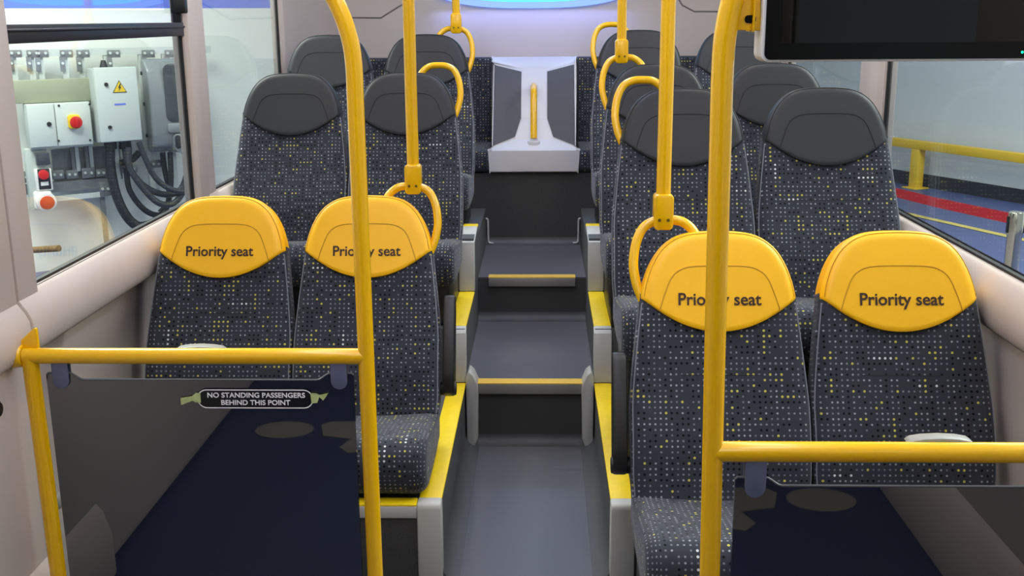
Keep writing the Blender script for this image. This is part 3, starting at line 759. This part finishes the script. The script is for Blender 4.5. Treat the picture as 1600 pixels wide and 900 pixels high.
# rounded sill rolls
def sill(sg, X, y0, y1, nm):
    prof = [(0, .875), (.012, .868), (.030, .842), (.040, .822), (.044, .79), (.042, .762), (.034, .742), (.016, .728), (0, .722), (-.02, .722), (-.02, .875)]
    return struct(MB().prism(prof, lambda a, b, h: (X - sg * a, h, b), y0, y1).build(nm, M['wall'], bevel=.005))
sill(-1, WL, 2.408, 5.84, 'trim_1'); sill(-1, WL, -2.2, 2.396, 'trim_2'); sill(1, WR, -2.2, 5.84, 'trim_3')
# lining panels beside the left window's front edge (raised pillar faces with joints)
struct(MB().box((WL - .002, 2.408, .86), (WL + .014, 2.508, 2.05)).build('trim_4', M['wall'], bevel=.006))
struct(MB().box((WL - .002, 1.05, .86), (WL + .016, 2.396, 2.05)).build('trim_5', M['wall'], bevel=.006))
struct(MB().box((WL - .002, -2.2, .02), (WL + .012, 2.396, .73)).build('trim_6', M['wall'], bevel=.006))
struct(MB().prism([(0, 3.803), (.012, 3.812), (.014, 3.9), (-.03, 4.02), (-.04, 4.02), (-.04, 3.803)], lambda a, b, h: (WL + a, b, h), .86, 2.05).build('trim_7', M['wall'], bevel=.004))
struct(MB().prism([(0, 3.73), (.014, 3.745), (.014, 3.88), (-.03, 3.99), (-.04, 3.99), (-.04, 3.73)], lambda a, b, h: (WR - a, b, h), .86, 2.05).build('trim_8', M['wall'], bevel=.004))
for i, (sg, X) in enumerate(((-1, WL), (1, WR))):
    struct(MB().prism([(0, 5.225), (.012, 5.24), (.02, 5.4), (.05, 5.55), (.12, 5.75), (.16, 5.85), (-.02, 5.85), (-.02, 5.225)], lambda a, b, h: (X - sg * a, b, h), .86, 2.3).build('trim_%d' % (9 + i), M['wall'], bevel=.004))
# lower skirting of the left wall (wheel box bulge at floor)
struct(MB().prism([(0, 0), (.05, 0), (.05, .12), (.03, .19), (0, .23)], lambda a, b, h: (WL + a, h, b), 1.95, 2.40).build('baseboard_left', M['wall'], bevel=.008))
struct(MB().prism([(0, 0), (.05, 0), (.05, .12), (.03, .19), (0, .23)], lambda a, b, h: (WR - a, h, b), -2.2, 1.7).build('baseboard_right', M['wall'], bevel=.008))

def window(nm, sg, X, w, transom=None):
    y0, y1, z0, z1 = w; gx = X + sg * .016
    t = empty(nm, (gx, (y0 + y1) / 2, z0)); struct(t); cy = (y0 + y1) / 2
    hh = z1 - z0; hy = (y1 - y0) / 2
    fr = MB(); b = .010
    for a, c in (((-.007, -hy, 0), (.007, hy, b)), ((-.007, -hy, hh - b), (.007, hy, hh)), ((-.007, -hy, b), (.007, -hy + b, hh - b)), ((-.007, hy - b, b), (.007, hy, hh - b))): fr.box(a, c)
    fr.build('window_gasket', M['gasket'], t)
    MB().box((-.0025, -hy + b - .002, b - .002), (.0025, hy - b + .002, hh - b + .002)).build('window_pane', M['glass'], t, smooth=False)
    if transom:
        za, zb = transom
        f = MB(); f.box((-.016, -hy, za - z0), (.016, hy, zb - z0)).box((-.022, -hy + .002, (za + zb) / 2 - z0 + .004), (.022, hy - .002, (za + zb) / 2 - z0 + .012))
        f.box((-.016, hy - .03, zb - z0), (.016, hy - .0135, hh - .013))
        f.build('transom_bar', M['frame'], t, bevel=.003)
        MB().box((.0, hy - .045, zb - z0 + .03), (.04, hy - .012, zb - z0 + .085)).build('window_latch', M['black'], t, bevel=.006)
    return t
window('window_1', -1, WL, winL[1], (1.452, 1.497))
window('window_2', -1, WL, winL[2]); window('window_3', 1, WR, winR[1]); window('window_4', 1, WR, winR[2])
window('window_5', -1, WL, winL[0]); window('window_6', 1, WR, winR[0])

# rear wall, with panel seams; ceiling; front bulkhead
struct(MB().box((WL - .04, 5.85, .3), (WR + .04, 5.9, 2.35)).build('wall_rear', M['rearwall'], smooth=False))
struct(MB().box((WL - .04, -2.25, -.03), (WR + .04, -2.2, 2.35)).build('wall_front', M['darkgrey'], smooth=False))
struct(MB().box((WL - .04, -2.25, 2.3), (WR + .04, 5.9, 2.35)).build('ceiling', M['rearwall'], smooth=False))
for i, px in enumerate((((512, -60), (512, 16), (520, 27), (595, 28), (622, 11), (650, -5)), ((1058, -5), (1066, 8), (1085, 18), (1150, 18), (1168, 10), (1168, -60)))):
    struct(MB().tube([at(x, y, Y=5.849) for x, y in px], .004, 6).build('trim_%d' % (11 + i), M['groove']))

# rear LED cove light: a glowing oval recess high on the rear wall
def led_oval(a, b, n=48, e=2.6):
    return [(a * (1 if math.cos(q) > 0 else -1) * abs(math.cos(q)) ** (2 / e), b * (1 if math.sin(q) > 0 else -1) * abs(math.sin(q)) ** (2 / e)) for q in [2 * PI * k / n for k in range(n)]]
lc = at(832, 13, Y=5.84); LH = .20
lc = Vector((at(832, 10, Y=5.84).x, 5.835, lc.z + LH))
t = empty('rear_light', lc, 'glowing blue oval light high on the rear wall', 'light')
M['led_core'] = emit('led_core', (.10, .82, 1, 1), 1.5); M['led_blue'] = emit('led_blue', (.16, .28, 1, 1), 2.0)
MB().prism(led_oval(.60, LH), lambda a, b, h: (a, h, b), -.004, .012).build('glow_rim', M['led_blue'], t, smooth=False)
MB().prism(led_oval(.535, LH - .032), lambda a, b, h: (a, h, b), -.014, -.004).build('glow_panel', M['led_core'], t, smooth=False)

# ceiling lights of the saloon: white strips each side, a blue-white pair over the aisle
M['lamp'] = emit('saloon_lamp', (1, .93, .85, 1), 9.5); M['lampb'] = emit('saloon_lamp_blue', (.72, .75, 1, 1), 8)
for sg in (-1, 1):
    for k, (ya, yb) in enumerate(((-1.6, .4), (.8, 2.8), (3.1, 5.0))):
        o = MB().box((XC + sg * .78 - .07, ya, 2.27), (XC + sg * .78 + .07, yb, 2.2995)).build('ceiling_light', M['lamp'], smooth=False)
        tag(o, 'long white ceiling light strip over the seats, out of frame', 'light', 'ceiling light strips')
for ya, yb in ((3.3, 5.2), (.9, 2.7)):
    o = MB().box((XC - .17, ya, 2.275), (XC + .17, yb, 2.2995)).build('aisle_light', M['lampb'], smooth=False)
    tag(o, 'bluish ceiling light panel over the aisle, out of frame', 'light', 'aisle ceiling lights')

# black buffer at the left edge
b0 = at(-6, 640, X=WL + .03)
o = MB().tube([(0, 0, 0), (.018, 0, 0), (.028, 0, 0)], [.026, .026, .016], 18).build('wall_buffer', M['black'], loc=b0 + Vector((-.02, 0, 0)))
tag(o, 'black rubber buffer on the left wall at the picture edge', 'buffer')

# wheelchair symbols on the navy floor of the two front bays (seen mirrored in the dark screens)
def floor_mark(cx, cy, sx, label):
    t = empty('floor_symbol', (cx, cy, 0), label, 'floor marking', 'wheelchair floor symbols')
    def F_(a, b, h): return (sx * a, b, h)
    MB().prism([(.11 * math.cos(q), .085 * math.sin(q)) for q in [2 * PI * k / 28 for k in range(28)]], F_, .0005, .003).build('head', M['mark'], t, smooth=False)
    MB().prism([(.13, -.05), (.16, -.085), (.40, -.09), (.62, -.07), (.75, .02), (.78, .16), (.70, .24), (.62, .16), (.58, .22), (.50, .23), (.47, .14), (.36, .10), (.35, .2), (.28, .22), (.24, .17), (.27, .09), (.16, .06)], F_, .0005, .003).build('body', M['mark'], t, smooth=False)
pm = at(445, 671, Z=0); floor_mark(pm.x, 2 * YL - pm.y, 1, 'grey wheelchair symbol painted on the left front floor bay')
pm = at(1282, 780, Z=0); floor_mark(pm.x, 2 * YR - pm.y, -1, 'grey wheelchair symbol painted on the right front floor bay')

# ================================================================== hall outside, left: electrical wall
P0 = at(150, 160, Y=8.0); DIRX = Vector((.81, .59, 0)).normalized(); NRM = Vector((DIRX.y, -DIRX.x, 0))
ROT = (0, 0, math.atan2(DIRX.y, DIRX.x))
GZ = -.32
def hp_(x, y, off=0):
    p = on_plane(x, y, P0 + NRM * off, NRM); d = p - P0; return d.dot(DIRX), p.z
def hall_thing(name, label, cat, group=None):
    return empty(name, (P0.x, P0.y, 0), label, cat, group, ROT)
# local frame: x along the wall, -y towards the bus, z up
struct(MB().box((-7, .10, GZ), (2.6, .2, 1.6)).build('wall_hall_left', M['hallwall'], smooth=False, loc=(P0.x, P0.y, 0))).rotation_euler = ROT
struct(MB().box((-7, .10, 1.6), (2.6, .2, 1.85)).build('wall_hall_reflection', M['band'], smooth=False, loc=(P0.x, P0.y, 0))).rotation_euler = ROT  # blue LED reflections of the window glass, painted as a band on the wall
struct(MB().box((-7, .10, 1.85), (2.6, .2, 4)).build('wall_hall_upper', M['hallwall'], smooth=False, loc=(P0.x, P0.y, 0))).rotation_euler = ROT

def hbox(mb, px0, py0, px1, py1, off, d):
    """box whose front face stands `off` before the wall plane and spans the given sight lines"""
    ym = (py0 + py1) / 2; a = hp_(px0, ym, off)[0]; b = hp_(px1, ym, off)[0]; za = hp_((px0 + px1) / 2, py1, off)[1]; zb = hp_((px0 + px1) / 2, py0, off)[1]
    mb.box((a, -off, za), (b, -off + d, zb)); return mb
# strut frame
t = hall_thing('rack_frame', 'galvanised strut frame carrying the electrical boxes outside the left window', 'frame')
hbox(MB(), 5, 75, 330, 86, .05, .04).build('strut_rail', M['cab'], t)
hbox(MB(), 5, 284, 178, 300, .05, .04).build('strut_rail', M['galv'], t)
hbox(MB(), 80, 303, 170, 311, .05, .035).build('strut_rail', M['cab'], t)
for x in (18, 46, 60, 98, 124, 172, 226, 262):
    hbox(MB(), x, 84, x + 9, 128 if x < 150 else 300, .045, .035).build('strut_post', M['cab'], t)
    b = hbox(MB(), x - 4, 78, x + 16, 90, .062, .012); hbox(b, x - 4, 88, x + 4, 112, .062, .012); b = b.build('angle_bracket', M['galv'], t, bevel=.002)
    for dx, dy in ((0, 83), (11, 83), (0, 99)):
        s_, z_ = hp_(x + dx, dy, .064); MB().tube([(s_, -.062, z_), (s_, -.072, z_)], .010, 8).build('bolt', M['cab'], b)
for x in (112, 134):
    hbox(MB(), x, 225, x + 5, 275, .05, .03).build('strut_post', M['galv'], t); hbox(MB(), x + 6, 225, x + 12, 268, .045, .03).build('strut_post', M['cab'], t)
for x0, x1, y0, y1 in ((80, 100, 266, 280), (104, 122, 266, 279), (128, 148, 262, 278), (150, 166, 264, 276), (32, 44, 268, 286), (156, 173, 284, 306), (190, 215, 258, 270), (236, 252, 250, 262)):
    b = hbox(MB(), x0, y0, x1, y1, .064, .014).build('angle_bracket', M['galv'], t, bevel=.002)
    for q in (.25, .75):
        s_, z_ = hp_(x0 + (x1 - x0) * q, (y0 + y1) / 2, .066); MB().tube([(s_, -.064, z_), (s_, -.074, z_)], .010, 8).build('bolt', M['cab'], b)
hbox(MB(), 82, 230, 190, 284, .01, .01).build('back_plate', M['galv'], t)
hbox(MB(), 161, 300, 168, 400, .04, .03).build('strut_post', M['galv'], t)
# trunking
o = hbox(MB(), 15, 124, 147, 160, .14, .06).build('cable_trunking', M['olive'], bevel=.006); tag(o, 'olive grey horizontal cable trunking outside the left window', 'trunking'); o.location = (P0.x, P0.y, 0); o.rotation_euler = ROT
# isolator box
t = hall_thing('switch_box', 'pale grey switch box with red and yellow isolator', 'switch box')
hbox(MB(), 44, 161, 143, 231, .20, .12).build('housing', M['cab2'], t, bevel=.006)
hbox(MB(), 45, 163, 87, 230, .215, .016).build('cover', M['cab'], t, bevel=.004); hbox(MB(), 88.5, 161, 143, 227, .215, .016).build('cover', M['cab'], t, bevel=.004)
s_, z_ = hp_(116, 190, .23)
iso = MB().prism(rrect(.085, .10, .02, 4, s_, z_), lambda a, b, h: (a, h, b), -.24, -.215).build('isolator_plate', M['warn'], t, bevel=.004)
MB().tube([(s_ + .008, -.24, z_ - .004), (s_ + .008, -.262, z_ - .004)], .042, 20).build('isolator_dial', M['isored'], iso, bevel=.003)
MB().box((s_ - .002, -.278, z_ - .038), (s_ + .018, -.26, z_ + .03)).build('isolator_lever', M['isored'], iso, bevel=.004)
for x, y in ((77, 194),): s_, z_ = hp_(x, y, .22); MB().tube([(s_, -.215, z_), (s_, -.224, z_)], .016, 14).build('lock', M['rubber'], t)
for x, y in ((92, 220), (141, 219), (92, 165), (140, 163)): s_, z_ = hp_(x, y, .22); MB().tube([(s_, -.215, z_), (s_, -.22, z_)], .008, 10).build('screw', M['rubber'], t)
# tall cabinet
t = hall_thing('electrical_cabinet', 'tall pale grey electrical cabinet with triangular high voltage warning sign', 'cabinet')
hbox(MB(), 149, 107, 214, 222, .25, .17).build('housing', M['cab2'], t, bevel=.006)
hbox(MB(), 152, 105, 218, 221, .30, .05).build('door', M['cab'], t, bevel=.006)
for x, y in ((166, 132), (172, 199)): s_, z_ = hp_(x, y, .305); MB().tube([(s_, -.30, z_), (s_, -.31, z_)], .014, 14).build('lock', M['rubber'], t)
s_, z_ = hp_(187, 137, .305)
def tri(rr): return [(s_ + rr * math.cos(a), z_ + rr * math.sin(a) - .005) for a in (PI / 2, PI * 7 / 6, PI * 11 / 6)]
w = MB().prism(tri(.058), lambda a, b, h: (a, h, b), -.3035, -.300).build('warning_sign', M['rubber'], t, smooth=False)
MB().prism(tri(.05), lambda a, b, h: (a, h, b), -.305, -.3034).build('sign_face', M['warn'], w, smooth=False)
MB().prism([(s_ + a, z_ + b) for a, b in ((.004, .028), (-.012, -.002), (-.002, .0), (-.008, -.024), (.012, .006), (.003, .006), (.012, .028))], lambda a, b, h: (a, h, b), -.3062, -.3048).build('lightning_mark', M['rubber'], w, smooth=False)
s_, z_ = hp_(188, 163, .305); MB().box((s_ - .04, -.3015, z_ - .006), (s_ + .04, -.2995, z_ + .006)).build('name_strip', M['band'], t)
s_, z_ = hp_(162, 103, .15); MB().tube([(s_, -.15, z_ - .01), (s_, -.15, z_ + .04)], [.03, .016], 14).build('gland', M['rubber'], t)
for x in (172, 195): s_, z_ = hp_(x, 222, .18); MB().tube([(s_, -.18, z_ + .02), (s_, -.18, z_ - .05)], .045, 14).build('cable_gland', M['rubber'], t)
# charging unit
t = hall_thing('charging_unit', 'rounded silver wall charging unit with smoked front cover', 'charger')
a0 = hp_(232, 165, .2)[0]; a1 = hp_(308, 165, .2)[0]; zb_ = hp_(258, 238, .2)[1]; zt_ = hp_(258, 92, .2)[1]
hh = zt_ - zb_; ww = (a1 - a0)
side = [(-.08, .0), (-.16, .0), (-.22, .05), (-.245, .18), (-.245, hh - .25), (-.22, hh - .08), (-.15, hh - .01), (-.10, hh), (-.08, hh)]
MB().prism(side, lambda a, b, h: (h, a, b + zb_), a0, a1).build('casing', M['silver'], t, bevel=.03, bseg=4)
MB().prism(rrect(ww * .66, hh * .62, .05, 6, a0 + ww * .64, zb_ + hh * .64), lambda a, b, h: (a, h, b), -.256, -.235).build('front_cover', M['smoke'], t, bevel=.006)
MB().prism(rrect(ww * .66, hh * .10, .02, 4, a0 + ww * .64, zb_ + hh * .265), lambda a, b, h: (a, h, b), -.262, -.23).build('front_lip', M['silver'], t, bevel=.006)
MB().prism(rrect(.07, .14, .03, 5, a0 + ww * .5, zb_ + hh * .1), lambda a, b, h: (a, h, b), -.30, -.2).build('plug_holder', M['silver'], t, bevel=.01)
MB().prism(rrect(.045, .10, .02, 5, a0 + ww * .46, zb_ + hh * .12), lambda a, b, h: (a, h, b), -.31, -.295).build('plug_socket', M['rubber'], t, bevel=.004)
for q in (.18, .52, .85):
    MB().tube([(a0 + .004, -.1, zb_ + hh * q), (a0 - .008, -.1, zb_ + hh * q)], .014, 12).build('screw', M['rubber'], t)
# power socket under the switch box
t = hall_thing('power_socket', 'grey power socket unit with red switch and red round outlet', 'socket')
hbox(MB(), 44, 232, 78, 328, .16, .08).build('back_box', M['cab2'], t, bevel=.004)
hbox(MB(), 57, 239, 78, 258, .20, .05).build('meter_window', M['smoke'], t, bevel=.004)
hbox(MB(), 56, 264, 82, 298, .20, .05).build('switch_plate', M['white'], t, bevel=.006); hbox(MB(), 60, 264, 79, 296, .208, .02).build('switch_face', M['rubber'], t, bevel=.004)
s_, z_ = hp_(68, 273, .22); MB().tube([(s_, -.208, z_), (s_, -.235, z_)], .035, 18).build('red_dial', M['isored'], t, bevel=.004)
hbox(MB(), 64, 284, 76, 290, .212, .006).build('name_strip', M['white'], t)
s_, z_ = hp_(73, 314, .25)
MB().prism(rrect(.12, .13, .02, 4, s_ - .01, z_), lambda a, b, h: (a, h, b), -.20, -.15).build('outlet_plate', M['white'], t, bevel=.004)
MB().tube([(s_, -.19, z_), (s_, -.262, z_ - .01)], .068, 20).build('outlet_collar', M['white'], t, bevel=.006); MB().tube([(s_, -.262, z_ - .01), (s_, -.270, z_ - .011)], .05, 20).build('outlet_cap', M['isored'], t, bevel=.003)
# cables
def hcable(px, off, r, name, label, m):
    pts = []
    for i, (x, y) in enumerate(px):
        o_ = off[i] if isinstance(off, list) else off; s_, z_ = hp_(x, y, o_); pts.append((s_, -o_, z_))
    o = MB().tube(pts, r, 10, smooth=5).build(name, M[m]); o.location = (P0.x, P0.y, 0); o.rotation_euler = ROT
    return tag(o, label, 'cable', 'charging cables')
hcable([(172, 232), (173, 262), (182, 305), (198, 338), (215, 353), (232, 352)], .18, .036, 'supply_cable', 'thickest black cable hanging at the left below the cabinet', 'rubber')
hcable([(195, 232), (202, 262), (222, 288), (248, 302), (272, 303), (286, 290), (293, 262), (288, 238), (275, 222)], .22, .024, 'charging_cable', 'upper grey cable loop below the charging unit', 'hose')
hcable([(201, 230), (203, 262), (222, 292), (246, 316), (268, 319), (284, 303), (292, 272), (290, 250)], .27, .024, 'charging_cable', 'lower grey cable loop below the charging unit', 'hose')
hcable([(197, 262), (203, 298), (226, 328), (250, 336), (262, 320), (267, 285), (266, 238)], .15, .022, 'charging_cable', 'lowest black cable loop rising to the charging unit', 'rubber')
hcable([(217, 222), (226, 245), (243, 278), (268, 296), (299, 301)], .30, .021, 'charging_cable', 'grey cable sweeping right from the cabinet to the window edge', 'hose')
hcable([(254, 238), (258, 268), (264, 296), (262, 318), (250, 332)], .10, .022, 'charging_cable', 'short black cable hanging straight below the charging unit', 'rubber')
hcable([(188, 255), (205, 250), (218, 238)], .1, .026, 'cable_sleeve', 'short black cable slanting up behind the cable loops', 'rubber')
# steel stub
a = hp_(46, 391, .02); b = hp_(92, 388, .3)
o = MB().tube([(a[0], -.02, a[1]), (b[0], -.3, b[1])], .024, 12).build('steel_stub', M['rust']); o.location = (P0.x, P0.y, 0); o.rotation_euler = ROT; tag(o, 'rusty steel pipe stub sticking out low on the hall wall', 'pipe')

# ================================================================== hall outside, right
struct(MB().box((-14, -4, GZ - .05), (16, 20, GZ)).build('floor_hall', M['hallfloor'], smooth=False))
DR = Vector((-.465, .885, 0)).normalized(); NR = Vector((-DR.y, DR.x, 0))     # NR points to the bus
pb = at(1430, 294, Z=GZ)                                                     # foot of the barrier post
RR = (0, 0, math.atan2(DR.y, DR.x))
def rp(x, y, off=0):
    p = on_plane(x, y, pb + NR * off, NR); d = p - pb; return d.dot(DR), p.z
# local x along DR, local y along NR
t = empty('crash_barrier', (pb.x, pb.y, GZ), 'yellow steel crash barrier outside the right window', 'barrier', rot=RR)
z1 = rp(1430, 219)[1] - GZ; z0 = rp(1430, 232)[1] - GZ
MB().box((-6, -.05, z0), (5, .05, z1)).build('barrier_rail', M['barrier'], t, bevel=.006)
for k in (-4.4, -2.2, 0, 2.2):
    p = MB().box((k - .055, -.05, 0), (k + .055, .05, z0)).build('barrier_post', M['barrier'], t, bevel=.005)
    MB().box((k - .1, -.1, 0), (k + .1, .1, .012)).build('foot_plate', M['barrier'], p, bevel=.003)
o = struct(MB().box((-9, -.30, GZ), (6.5, -.16, 5)).build('wall_hall_right', M['hallwall2'], smooth=False, loc=(pb.x, pb.y, 0))); o.rotation_euler = RR
o = struct(MB().box((-9, -.16, GZ), (6.5, -.14, rp(1500, 281, -.14)[1])).build('baseboard_hall_right', M['skirt'], smooth=False, loc=(pb.x, pb.y, 0))); o.rotation_euler = RR
# yellow floor line
la = at(1470, 346, Z=GZ); lb = at(1590, 373, Z=GZ); d = (lb - la); d.normalize(); n = Vector((-d.y, d.x, 0)) * .045
mb = MB(); mb.quad(*[p + Vector((0, 0, .004)) for p in (la - d * 3 - n, lb + d * 6 - n, lb + d * 6 + n, la - d * 3 + n)])
struct(mb.build('trim_floor_line', M['paintline'], smooth=False))
# queue post with red belt
qz = .68; qp = at(1589, 331, Z=qz)
t = empty('queue_post', (qp.x, qp.y, GZ), 'chrome queue post holding a red belt outside the right window', 'post')
MB().tube([(0, 0, .02), (0, 0, qz - GZ - .10)], .031, 18).build('post_tube', M['chrome'], t)
MB().tube([(0, 0, qz - GZ - .10), (0, 0, qz - GZ - .005), (0, 0, qz - GZ)], [.033, .033, .03], 18).build('belt_head', M['chrome'], t)
for sx in (-1, 1): MB().prism(rrect(.016, .075, .006, 4, 0, qz - GZ - .055), lambda a, b, h: (h, a, b), min(sx * .031, sx * .038), max(sx * .031, sx * .038)).build('belt_clip', M['gasket'], t, bevel=.002)
MB().tube([(0, 0, 0), (0, 0, .02), (0, 0, .035)], [.17, .165, .04], 28).build('post_base', M['chrome'], t)
e = at(1392, 286, Z=qz - .02)
e2 = qp + (e - qp) * 2.2
dd = (e2 - qp); dd.normalize(); bw = .046
s0 = qp + dd * .03; o_ = s0
mb = MB(); nn = Vector((-dd.y, dd.x, 0)) * .0015
pts = [(s0, .0), (s0.lerp(e2, .25), -.02), (s0.lerp(e2, .5), -.03), (s0.lerp(e2, .75), -.02), (e2, 0)]
for (p, dz), (q, ez) in zip(pts, pts[1:]):
    A1 = Vector((p.x, p.y, qz - .012 + dz)); B1 = Vector((q.x, q.y, qz - .012 + ez)); h = Vector((0, 0, bw))
    for s in (nn, -nn):
        mb.quad(A1 + s, B1 + s, B1 + s - h, A1 + s - h)
mb.build('red_belt', M['red'], smooth=False); tag(bpy.data.objects['red_belt'], 'red barrier belt stretched back from the chrome queue post', 'belt')
t = empty('queue_post', (e2.x, e2.y, GZ), 'far chrome queue post at the other end of the red belt', 'post')
MB().tube([(0, 0, .02), (0, 0, qz - GZ - .10)], .024, 18).build('post_tube', M['chrome'], t); MB().tube([(0, 0, qz - GZ - .10), (0, 0, qz - GZ)], .029, 18).build('belt_head', M['gasket'], t); MB().tube([(0, 0, 0), (0, 0, .02), (0, 0, .035)], [.17, .165, .04], 28).build('post_base', M['chrome'], t)

# ================================================================== light
def area(name, loc, size, power, col, rot=(0, 0, 0), sy=None):
    l = bpy.data.lights.new(name, 'AREA'); l.energy = power; l.color = col[:3]; l.size = size
    if sy: l.shape = 'RECTANGLE'; l.size_y = sy
    o = bpy.data.objects.new(name, l); COL.objects.link(o); o.location = loc; o.rotation_euler = rot; return o
area('hall_lamp', (-3.6, 5.0, 4.2), 3, 520, (.98, 1, .95), (math.radians(-8), math.radians(8), 0), 3)
area('hall_lamp', (4.6, 4.5, 4.4), 3, 700, (.97, 1, 1), (0, 0, 0), 6)
area('rear_light_wash', (lc.x, 5.79, lc.z - LH + .01), 1.0, 1.5, (.25, .32, 1), (math.radians(-12), 0, 0), .03)
w = bpy.data.worlds.new('hall_air'); S.world = w; w.use_nodes = True
w.node_tree.nodes['Background'].inputs[0].default_value = (.85, .92, 1, 1); w.node_tree.nodes['Background'].inputs[1].default_value = .6

vs = S.view_settings; vs.view_transform = 'Standard'; vs.look = 'None'; vs.gamma = 1; vs.use_curve_mapping = False; vs.exposure = 0.0
